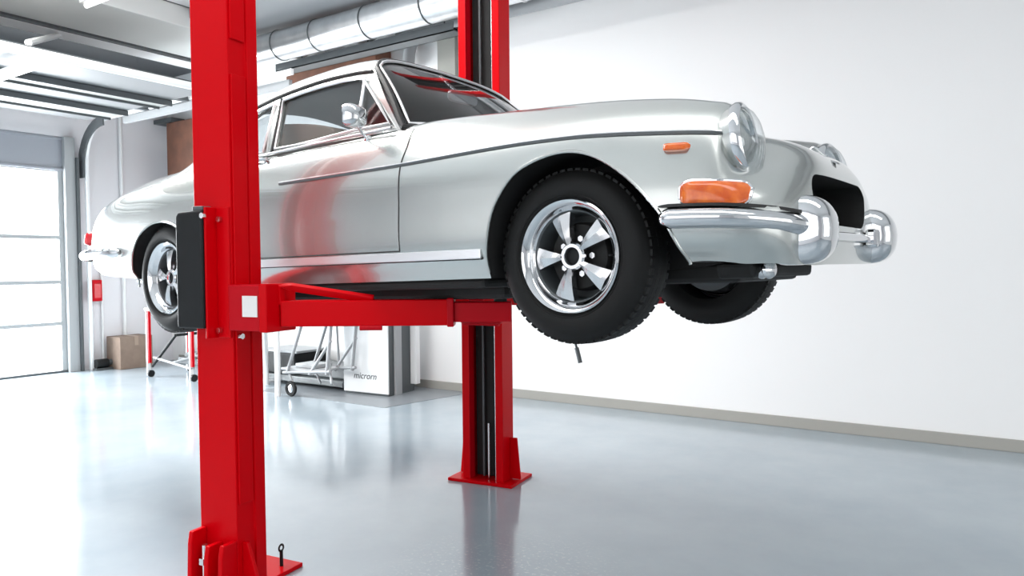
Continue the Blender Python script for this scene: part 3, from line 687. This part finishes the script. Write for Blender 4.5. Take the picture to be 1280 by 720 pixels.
def gsec(t):
    K = [gkey(t, k) for k in range(4)]; P = [(K[1][0], -K[1][1], K[1][2])]+K
    pts = cr(P, 8)[8:]; e = gkey(t, 4); q0 = K[3]
    for k in range(1, 13):
        f = k/12; bul = .012*sin(pi*f)
        pts.append((q0[0]+(e[0]-q0[0])*f, q0[1]+(e[1]-q0[1])*f+bul, q0[2]+(e[2]-q0[2])*f))
    return pts
TT = np.linspace(0, len(GS)-1, 85)
grid = []
for t_ in TT:
    h = gsec(float(t_)); grid.append([Vector((p[0], -p[1], p[2])) for p in h[:0:-1]]+[Vector(p) for p in h])
nu, nv_ = len(grid), len(grid[0])
def gnorm(i, j):
    a = grid[min(i+1, nu-1)][j]-grid[max(i-1, 0)][j]; b = grid[i][min(j+1, nv_-1)]-grid[i][max(j-1, 0)]
    nn = a.cross(b).normalized()
    c = grid[i][j]-Vector((grid[i][j].x, 0, .5))
    return nn if nn.dot(c) > 0 else -nn
bm = BM()
OUT = [[bm.verts.new(p) for p in r] for r in grid]
INN = [[bm.verts.new(grid[i][j]-gnorm(i, j)*.028) for j in range(nv_)] for i in range(nu)]
for i in range(nu-1):
    for j in range(nv_-1):
        bm.faces.new((OUT[i][j], OUT[i][j+1], OUT[i+1][j+1], OUT[i+1][j]))
        bm.faces.new((INN[i][j], INN[i+1][j], INN[i+1][j+1], INN[i][j+1])).material_index = 1
for i in range(nu-1):
    for j in (0, nv_-1): bm.faces.new((OUT[i][j], OUT[i+1][j], INN[i+1][j], INN[i][j]))
for j in range(nv_-1):
    for i in (0, nu-1): bm.faces.new((OUT[i][j], INN[i][j], INN[i][j+1], OUT[i][j+1]))
roof = obj('roof', bm, [M['silver'], M['liner']], CAR)
def vs(w_): return .687-.385*(w_-.60)+.009
DOORG = [(-1.80, .625), (-1.835, .80), (-1.86, .905), (-1.70, .918), (-1.55, .922), (-1.388, .920), (-1.235, .908), (-1.08, .76), (-.955, .632), (-1.2, .635), (-1.5, .624)]
QUART = [(-1.90, .622), (-1.93, .895), (-2.1, .87), (-2.3, .79), (-2.46, .70), (-2.52, .64), (-2.45, .625), (-2.2, .622)]
def gcut(poly):
    def f(b):
        for_s = [(p[0], p[1]) for p in poly]; prism(b, for_s, 1, -.9, -.40)
    def g(b): prism(b, list(poly), 1, .40, .9)
    return f, g
cuts = []
for poly in (DOORG, QUART):
    f, g = gcut(poly); cuts += [cutter(f), cutter(g)]
REARG = [(-2.40, -.36), (-2.40, .36), (-2.62, .40), (-3.05, .36), (-3.12, .30), (-3.12, -.30), (-3.05, -.36), (-2.62, -.40)]
cuts.append(cutter(lambda b: prism(b, REARG, 2, .60, 1.3)))
for c in cuts:
    for f in c.data.polygons: f.material_index = 0
boolean(roof, cuts)
roof.data.polygons.foreach_set('use_smooth', [True]*len(roof.data.polygons)); roof.data.set_sharp_from_angle(angle=R(35))
# glass + frames
def win(poly, name, s):
    bm = BM(); prism(bm, [(p[0], p[1]) for p in poly], 1, 0, .005, fn=lambda c: (c[0], s*(vs(c[2])-.016+c[1]), c[2]))
    g = obj(name, bm, M['glass'], CAR)
    P = [Vector((p[0], s*(vs(p[1])+.002), p[1])) for p in poly]
    bm = BM(); tube(bm, P, .0075, 8, closed=True); obj('chrome_frame', bm, M['frame'], g, smooth=True)
    return g
def wins(s):
    g = win(DOORG, 'door_window', s); win(QUART, 'quarter_window', s)
    bm = BM(); tube(bm, [Vector((-1.217, s*(vs(.905)+.002), .907)), Vector((-1.165, s*(vs(.63)+.004), .63))], .008, 8); obj('vent_window_bar', bm, M['frame'], g, smooth=True)
    bm = BM(); tube(bm, [Vector((u, s*(vs(w_)+.004), w_)) for u, w_ in ((-1.875, .915), (-1.85, .80), (-1.817, .615))], .009, 8); obj('door_gasket', bm, M['gasket'], g, smooth=True)
    # drip rail black gasket + chrome
    P = [Vector((u, s*(pchip([-2.5, -2.15, -1.8, -1.55, -1.31, -1.2], [.537, .545, .552, .553, .55, .543], u)+.006), pchip([-2.5, -2.15, -1.8, -1.55, -1.31, -1.2], [.83, .918, .950, .958, .950, .940], u))) for u in np.linspace(-2.5, -1.2, 30)]
    bm = BM(); tube(bm, P, .0085, 8); obj('drip_rail', bm, M['gasket'], CAR, smooth=True)
    P = [(-2.5, .612), (-2.2, .608), (-1.8, .606), (-1.4, .608), (-.93, .608)]
    bm = BM(); tube(bm, [Vector((p[0], s*(vs(p[1])+.004), p[1])) for p in cr(P, 6)], .007, 8); obj('belt_trim', bm, M['frame'], CAR, smooth=True)
    bm = BM(); sweep(bm, [Vector((-1.97+.13*k/8, s*(side(-1.95, .585)+.012+.016*sin(pi*k/8)), .583-.004*k/8)) for k in range(9)], circ(.009, 8))
    h_ = obj('door_handle', bm, M['chrome'], CAR, smooth=True)
    bm = BM(); cyl(bm, (-1.835, s*(side(-1.83, .57)-.01), .572), (-1.835, s*(side(-1.83, .57)+.02), .572), .012, 14); obj('push_button', bm, M['satin'], h_, smooth=True)
both(wins)
# windscreen: grid between header and cowl
def wsp(a, b, off=0):
    """a in -1..1 across, b 0 bottom ..1 top"""
    th = pchip([0, .28, .455, .535], [-1.305, -1.28, -1.235, -1.185], abs(a)*.535); wt = pchip([0, .28, .455, .535], [1.075, 1.058, 1.02, .962], abs(a)*.535)
    T_ = Vector((th, a*.53, wt-.008)); ab = abs(a)
    B_ = Vector((-.66-.235*ab**2.2, a*.66, .600+.010*ab**2))
    p = B_.lerp(T_, b); bul = sin(pi*b)*.028*(1-.6*ab**3)
    return p+Vector((.6, 0, .75))*(bul+off)
bm = BM(); NA, NB = 32, 12
g_ = [[bm.verts.new(wsp(-1+2*i/NA, j/NB)) for j in range(NB+1)] for i in range(NA+1)]
for i in range(NA):
    for j in range(NB): bm.faces.new((g_[i][j], g_[i+1][j], g_[i+1][j+1], g_[i][j+1]))
ws = obj('windscreen', bm, M['wsglass'], CAR, smooth=True)
loop = [wsp(-1, b/10) for b in range(0, 11)]+[wsp(-1+2*i/24, 1) for i in range(1, 24)]+[wsp(1, 1-b/10) for b in range(0, 11)]+[wsp(1-2*i/24, 0) for i in range(1, 24)]
bm = BM(); tube(bm, loop, .016, 8, closed=True); obj('rubber_seal', bm, M['gasket'], ws, smooth=True)
ins = [wsp(-.965, .03+.94*b/10, .010) for b in range(0, 11)]+[wsp(-.965+1.93*i/24, .97, .010) for i in range(1, 24)]+[wsp(.965, .97-.94*b/10, .010) for b in range(0, 11)]+[wsp(.965-1.93*i/24, .03, .010) for i in range(1, 24)]
bm = BM(); tube(bm, ins, .0075, 8, closed=True); obj('chrome_bead', bm, M['frame'], ws, smooth=True)
# rear glass
bm = BM(); NA = 16; rows_ = []
for i in range(NA+1):
    u = -2.38-.76*i/NA; hw_ = .39
    t_ = (u+2.55)/-.4+5 if u < -2.55 else 4+(u+2.15)/-.4
    rows_.append([bm.verts.new((u, -hw_+2*hw_*j/12, pchip([-3.35, -2.95, -2.55, -2.15], [.755, .84, .98, 1.06], u)-.012-.11*abs((-1+2*j/12))**2.6*.9)) for j in range(13)])
for i in range(NA):
    for j in range(12): bm.faces.new((rows_[i][j], rows_[i][j+1], rows_[i+1][j+1], rows_[i+1][j]))
obj('rear_window', bm, M['glass'], CAR, smooth=True)
# interior
bm = BM(); box(bm, (-2.7, -.62, -.02), (-.75, .62, .02)); box(bm, (-2.75, -.62, 0), (-2.6, .62, .60)); box(bm, (-.98, -.64, .02), (-.86, .64, .60)); obj('cabin_floor', bm, M['trim_in'], CAR, bevel=.01)
for s in (-1, 1):
    bm = BM(); prism(bm, [(-2.6, .02), (-.98, .02), (-.98, .595), (-2.6, .595)], 1, s*.64, s*.665); obj('door_card', bm, M['trim_in'], CAR)
bm = BM(); prism(bm, cr([(-.70, .59), (-.98, .645), (-1.10, .63), (-1.12, .56), (-1.05, .46), (-.9, .40), (-.8, .42)], 4), 1, -.62, .62); obj('dashboard', bm, M['trim_in'], CAR, smooth=True)
for y in (-.33, .33):
    bm = BM(); prism(bm, cr([(-1.35, .16), (-1.30, .24), (-1.5, .28), (-1.66, .36), (-1.52, .62), (-1.50, .70), (-1.62, .745), (-1.85, .785), (-1.98, .79), (-2.02, .72), (-2.02, .3), (-1.95, .16)], 5), 1, y-.22, y+.22)
    obj('seat', bm, M['tan'], CAR, smooth=True, bevel=.02)
bm = BM(); lathe(bm, [(.19, -.01), (.202, 0), (.19, .01), (.178, 0)], (-1.27, .34, .55), (-.92, 0, .38), 36, closed=True); cyl(bm, (-1.27, .34, .55), (-1.05, .34, .46), .02, 12)
for a in (0, 120, 240):
    d3 = Vector((.38*cos(R(a)), sin(R(a)), .92*cos(R(a))))*.185; cyl(bm, Vector((-1.27, .34, .55)), Vector((-1.27, .34, .55))+d3, .01, 8)
obj('steering_wheel', bm, M['black'], CAR, smooth=True)
# rear-view mirror
bm = BM(); prism(bm, rounded(.22, .058, .025), 0, -.012, .012, fn=lambda c: (c[0]-1.105, c[1]+.0, c[2]+.888)); rm = obj('interior_mirror', bm, M['frame'], CAR, bevel=.004)
bm = BM(); cyl(bm, (-1.115, .0, .90), (-1.26, .0, 1.035), .008, 8); obj('mirror_stalk', bm, M['satin'], rm)
# door mirror
def dmirror(s):
    base = on_side(-1.09, .580, .0, s); c = Vector((-1.045, s*.80, .662))
    bm = BM(); R4 = Matrix.Translation(c)@Matrix.Rotation(s*R(-14), 4, 'Z')
    N_ = 14; rngs = []
    prof = [(-.030, .96), (-.022, 1.0), (.0, .99), (.022, .84), (.036, .58), (.043, .2)]
    for d_, k in prof: rngs.append([bm.verts.new(R4@Vector((d_, p[0]*k, p[1]*k))) for p in rounded(.125, .10, .028, 4)])
    for A_, B_ in zip(rngs, rngs[1:]):
        for j in range(len(A_)): bm.faces.new((A_[j], A_[(j+1) % len(A_)], B_[(j+1) % len(A_)], B_[j]))
    bm.faces.new(rngs[0]); bm.faces.new(rngs[-1][::-1])
    mm_ = obj('door_mirror', bm, M['chrome'], CAR, smooth=True)
    bm = BM(); tube(bm, cr([base, base+Vector((-.01, s*.03, .03)), c+Vector((.01, -s*.0, -.04))], 5), .008, 10); lathe(bm, [(0, .012), (.014, .01), (.02, 0)], base, (0, s, .3), 18); obj('mirror_stalk', bm, M['chrome'], mm_, smooth=True)
both(dmirror)

# ---------------- headlights
def headlamp(s):
    ax = Vector((1, -s*.10, .11)).normalized(); c = Vector((.606, s*.545, .357)); k = 1.12
    def LL(prof, n=56): 
        bm = BM(); lathe(bm, [(r*k, d*k) for r, d in prof], c, ax, n); return bm
    bk = obj('headlamp_bowl', LL([(.05, -.20), (.085, -.12), (.104, -.05), (.1135, -.014), (.106, -.006)]), M['silver'], CAR, smooth=True)
    bm = BM(); lathe(bm, [(r*k, d*k) for r, d in [(.116, -.018), (.1195, -.006), (.116, .006), (.108, .012), (.1, .008), (.1, -.01)]], c, ax, 56, closed=True); obj('chrome_rim', bm, M['chrome'], bk, smooth=True)
    obj('lens', LL([(.104, .004), (.098, .018), (.082, .032), (.06, .042), (.035, .048), (.0, .050)]), M['lens'], bk, smooth=True)
    obj('reflector', LL([(.104, .002), (.09, -.02), (.06, -.04), (.02, -.05), (.0, -.051)]), M['refl'], bk, smooth=True)
    obj('bulb', LL([(.0, -.005), (.012, -.008), (.018, -.02), (.012, -.04), (0, -.045)], 24), M['white_pl'], bk, smooth=True)
    bm = BM(); cc = c+Vector((.018, s*.0, -.134)); cyl(bm, cc, cc+ax*.02, .010, 12); obj('rim_screw', bm, M['satin'], bk, smooth=True)
both(headlamp)
# surface patches
def patch(u0_, u1_, w0_, w1_, off, s, top_slope=0, nU=20, nW=8, rnd=.35, ztop=None):
    """rounded lens following the body side between u0..u1, w0..w1"""
    bm = BM(); rows_ = []; H = (w1_-w0_)
    for j in range(nW+1):
        b = -1+2*j/nW; row = []
        for i in range(nU+1):
            a = -1+2*i/nU
            # superellipse squash to round the corners
            aa = a*(1-rnd*.16*abs(b)**6); bb = b*(1-rnd*abs(a)**8)
            u = (u0_+u1_)/2+aa*(u1_-u0_)/2; w_ = (w0_+w1_)/2+bb*H/2+top_slope*(a+1)/2
            e = (1-max(abs(a), abs(b))**6)
            row.append(Vector((u, s*(side(u, w_)+off*e-.004*(1-e)), w_)))
        rows_.append(row)
    V = [[bm.verts.new(p) for p in r] for r in rows_]
    for j in range(nW):
        for i in range(nU): bm.faces.new((V[j][i], V[j][i+1], V[j+1][i+1], V[j+1][i]))
    rim = rows_[0]+[r[-1] for r in rows_[1:-1]]+rows_[-1][::-1]+[r[0] for r in rows_[-2:0:-1]]
    return bm, rim
def signals(s):
    bm, rim = patch(.458, .662, .135, .222, .022, s, -.012, rnd=.4); g = obj('turn_signal', bm, M['orange'], CAR, smooth=True)
    bm = BM(); tube(bm, rim, .0055, 8, closed=True); obj('chrome_surround', bm, M['chrome'], g, smooth=True)
    bm, rim = patch(.395, .487, .322, .355, .022, s, -.004, nU=12, nW=8, rnd=.6); g = obj('side_marker', bm, M['orange'], CAR, smooth=True)
    bm = BM(); tube(bm, rim, .003, 6, closed=True); obj('marker_base', bm, M['white_pl'], g, smooth=True)
    bm, rim = patch(-4.085, -3.975, .235, .345, .055, s, 0, rnd=.3); g = obj('tail_light', bm, M['redlens'], CAR, smooth=True)
    bm = BM(); tube(bm, rim, .005, 8, closed=True); obj('chrome_surround', bm, M['chrome'], g, smooth=True)
    # small scoop lips of the bonnet side, hood shut line
    P = []
    for k in range(25):
        u = -.62+1.2*k/24; v = .45-.06*(k/24)**2
        P.append(Vector((u, s*v, top(u, v)+.0005)))
    bm = BM(); sweep(bm, P, circ(.003, 6)); obj('bonnet_shut_line', bm, M['gasket'], CAR)
both(signals)
# ---------------- bumpers
def bsec(h, d):
    return [(-h/2, -d*.1), (-h/2*.9, -d*.55), (-h*.2, -d), (h*.15, -d*1.0), (h/2*.85, -d*.7), (h/2, -d*.1), (h/2, d*.2), (-h/2, d*.2)]
def bumper_path(s, pts): return [Vector((p[0], s*p[1], p[2])) for p in cr(pts, 6)]
def hsweep(bm, P, sec, s):
    """sweep keeping vertical upright; section (vertical, outward)"""
    P = [Vector(p) for p in P]; rg = []
    for i, p in enumerate(P):
        t_ = (P[min(i+1, len(P)-1)]-P[max(i-1, 0)]).normalized(); up = Vector((0, 0, 1)); out = t_.cross(up).normalized()*(1 if s > 0 else -1)
        if out.dot(Vector((p.x+1.7, p.y*2, 0))) < 0: out = -out
        e = min(1, .35+.65*sqrt(min(1, i/3.))) if True else 1
        rg.append([bm.verts.new(p+up*a*e+out*b*e) for a, b in sec])
    k = len(sec)
    for A_, B_ in zip(rg, rg[1:]):
        for j in range(k): bm.faces.new((A_[j], A_[(j+1) % k], B_[(j+1) % k], B_[j]))
    bm.faces.new(rg[0]); bm.faces.new(rg[-1][::-1])
SECB = [(-.032, 0), (-.034, .014), (-.022, .034), (-.004, .042), (.012, .040), (.024, .030), (.034, .016), (.036, 0)]
SECB2 = cr([(a, b) for a, b in SECB], 3)
def fbumper(s):
    pts = [(.395, .785, .100), (.47, .768, .099), (.57, .735, .095), (.65, .68, .088), (.715, .60, .078), (.755, .52, .068), (.775, .45, .062), (.785, .42, .058)]
    bm = BM(); hsweep(bm, bumper_path(s, pts), SECB2, s); b = obj('front_bumper', bm, M['chrome'], CAR, smooth=True)
    bm = BM(); hsweep(bm, [p+Vector((-.0, 0, .040)) for p in bumper_path(s, pts)], [(-.004, -.02), (-.004, .022), (.006, .022), (.006, -.02)], s); obj('bumper_seal', bm, M['gasket'], b)
    # bumper guard: tall bulbous overrider
    bm = BM(); c = Vector(((.768 if s < 0 else .785), s*.445, .052)); N1, N2 = 20, 28; rg = []
    for j in range(N1+1):
        ph = -pi/2+pi*j/N1; row = []
        for i in range(N2):
            th = 2*pi*i/N2
            ct, st_ = cos(th), sin(th); cp, sp = cos(ph), sin(ph)
            f = lambda x, e: math.copysign(abs(x)**e, x)
            x = .095*f(cp, .5)*f(ct, .7); y = .085*f(cp, .5)*f(st_, .65); z = .116*f(sp, .62)
            if x < -.02: x = -.02-(abs(x)-.02)*1.1
            x += -.25*(z*z)/.112-(.03 if z < -.08 else 0)*0
            row.append(bm.verts.new(c+Vector((x, y, z))))
        rg.append(row)
    for A_, B_ in zip(rg, rg[1:]):
        for i in range(N2): bm.faces.new((A_[i], A_[(i+1) % N2], B_[(i+1) % N2], B_[i]))
    bmesh.ops.remove_doubles(bm, verts=bm.verts[:], dist=1e-5)
    obj('bumper_guard', bm, M['chrome'], b, smooth=True, angle=60)
both(fbumper)
bm = BM(); tube(bm, [(.80, -.40, .035), (.825, 0, .035), (.80, .40, .035)], .016, 14); obj('guard_link_bar', bm, M['chrome'], CAR, smooth=True)
bm = BM(); box(bm, (.80, .24, .0), (.845, .31, .075)); obj('guard_bracket', bm, M['chrome'], CAR, bevel=.012)
def rbumper(s):
    pts = [(-3.28, .80, .160), (-3.45, .80, .162), (-3.75, .775, .165), (-3.98, .70, .168), (-4.13, .60, .17), (-4.21, .45, .17), (-4.25, .25, .17), (-4.26, .0, .17)]
    bm = BM(); hsweep(bm, bumper_path(s, pts), SECB2, s); obj('rear_bumper', bm, M['chrome'], CAR, smooth=True)
both(rbumper)
# far headlamp washer / bonnet badge: plain round chrome boss on the bonnet front
bm = BM(); lathe(bm, [(0, .006), (.018, .005), (.024, 0)], (.75, 0, top(.75, 0)+.001), (.45, 0, .89), 20); obj('bonnet_badge', bm, M['satin'], CAR, smooth=True)
# bonnet handle
bm = BM(); tube(bm, cr([(.66, 0, top(.66, 0)+.0), (.68, 0, top(.68, 0)+.016), (.72, 0, top(.72, 0)+.0)], 5), .005, 8); obj('bonnet_handle', bm, M['chrome'], CAR, smooth=True)
# wipers
for y in (-.25, .25):
    a = wsp(y/.6, .02, .03); b = wsp((y+.33)/.62, .10, .03); bm = BM(); cyl(bm, a, b, .005, 6); obj('wiper', bm, M['gasket'], CAR)

# ---------------- wheels (axis along local y, outer face toward s)
RT = .315
def wheel(u, s, w_, rot, F=.725, RT=.325):
    wd = empty('wheel', (u, 0, w_)); wd.parent = CAR
    o_ = s
    def Y(y): return s*y   # outward positive coordinate measured from car centre
    ax = (0, s, 0)
    def LA(prof, name, m, n=72, closed=False, par=None, ang=35):
        bm = BM(); lathe(bm, [(r, d) for r, d in prof], (0, 0, 0), ax, n, closed=closed); return obj(name, bm, m, par or wd, smooth=True, angle=ang)
    # tyre
    tp = [(.200, F-.022), (.212, F-.004), (.232, F+.009), (.262, F+.011), (.288, F+.001), (.306, F-.016), (.318, F-.034), (RT, F-.055), (RT+.001, F-.10), (RT, F-.145), (.318, F-.165), (.298, F-.185), (.25, F-.195), (.21, F-.18), (.195, F-.16), (.195, F-.05)]
    ty = LA(cr([p for p in tp], 2, True), 'tyre', M['rubber'], 96, True)
    # tread blocks at the shoulder
    bm = BM()
    for k in range(60):
        a = 2*pi*k/60
        for (y0, y1, da) in ((F-.062, F-.030, 0), (F-.17, F-.14, .5)):
            aa = a+da*2*pi/60; r0_, r1_ = (RT-.014, RT-.0005)
            q4 = Matrix.Rotation(aa, 4, 'Y')
            box(bm, (-.0115, Y(y0), r0_), (.0115, Y(y1), r1_), M4=q4)
        q4 = Matrix.Rotation(a, 4, 'Y')
        for yy in (F-.085, F-.115): box(bm, (-.013, Y(yy-.011), RT-.01), (.013, Y(yy+.011), RT+.0015), M4=q4)
    obj('tread', bm, M['rubber'], ty)
    # sidewall ring beads
    LA([(.222, F+.0045), (.225, F+.0085), (.228, F+.0065)], 'sidewall_rib', M['rubber'], par=ty)
    # rim: polished lip + dark barrel
    LA([(.2115, F-.010), (.2125, F+.004), (.207, F+.009), (.198, F+.004), (.190, F-.004), (.183, F-.012), (.180, F-.024), (.172, F-.034)], 'rim_lip', M['chrome'])
    LA([(.172, F-.034), (.166, F-.040), (.160, F-.075), (.158, F-.14), (.05, F-.15), (.0, F-.15)], 'rim_barrel', M['dkgrey'])
    LA([(.05, F-.062), (.052, F-.030), (.046, F-.022), (.034, F-.022), (.030, F-.030), (.030, F-.05)], 'hub_ring', M['chrome'], 40)
    LA([(.030, F-.045), (.022, F-.040), (.0, F-.040)], 'hub_cap', M['black'], 32)
    for k in range(5):
        a = R(rot+72*k)
        # petal spoke: narrow at hub, flaring to the rim, with raised centre ridge
        bm = BM(); rws = []
        for q_ in range(9):
            f = q_/8; r = .046+f*.116; hwid = .010+.037*f; dz = F-.028+.006*sin(pi*f)-.014*f
            row = []
            for e in (-1, -.92, -.5, 0, .5, .92, 1):
                lift = (.012*(1-abs(e))) if abs(e) < 1 else -.03
                if abs(e) == .92: lift = .001
                x_ = cos(a)*r-sin(a)*hwid*e; z_ = sin(a)*r+cos(a)*hwid*e
                row.append(bm.verts.new((x_, Y(dz+lift), z_)))
            rws.append(row)
        for A_, B_ in zip(rws, rws[1:]):
            for j in range(6): bm.faces.new((A_[j], A_[j+1], B_[j+1], B_[j]))
        bm.faces.new(rws[-1])
        obj('spoke', bm, M['satin'], wd, smooth=True, angle=30)
        an = R(rot+36+72*k); bm = BM(); x_, z_ = cos(an)*.068, sin(an)*.068
        cyl(bm, (x_, Y(F-.15), z_), (x_, Y(F-.055), z_), .012, 6); obj('wheel_nut', bm, M['satin'], wd)
    bm = BM(); an = R(rot+250); cyl(bm, (cos(an)*.172, Y(F-.04), sin(an)*.172), (cos(an)*.166, Y(F-.01), sin(an)*.166), .004, 8); obj('valve', bm, M['black'], wd)
    # brake drum
    LA([(.0, F-.075), (.12, F-.078), (.128, F-.09), (.13, F-.14)], 'brake_drum', M['dark'], 40)
wheel(0, -1, -.004, 109); wheel(-2.775, -1, -.012, 100, .772)
wheel(0, 1, -.015, 95); wheel(-2.775, 1, -.012, 80, .772)
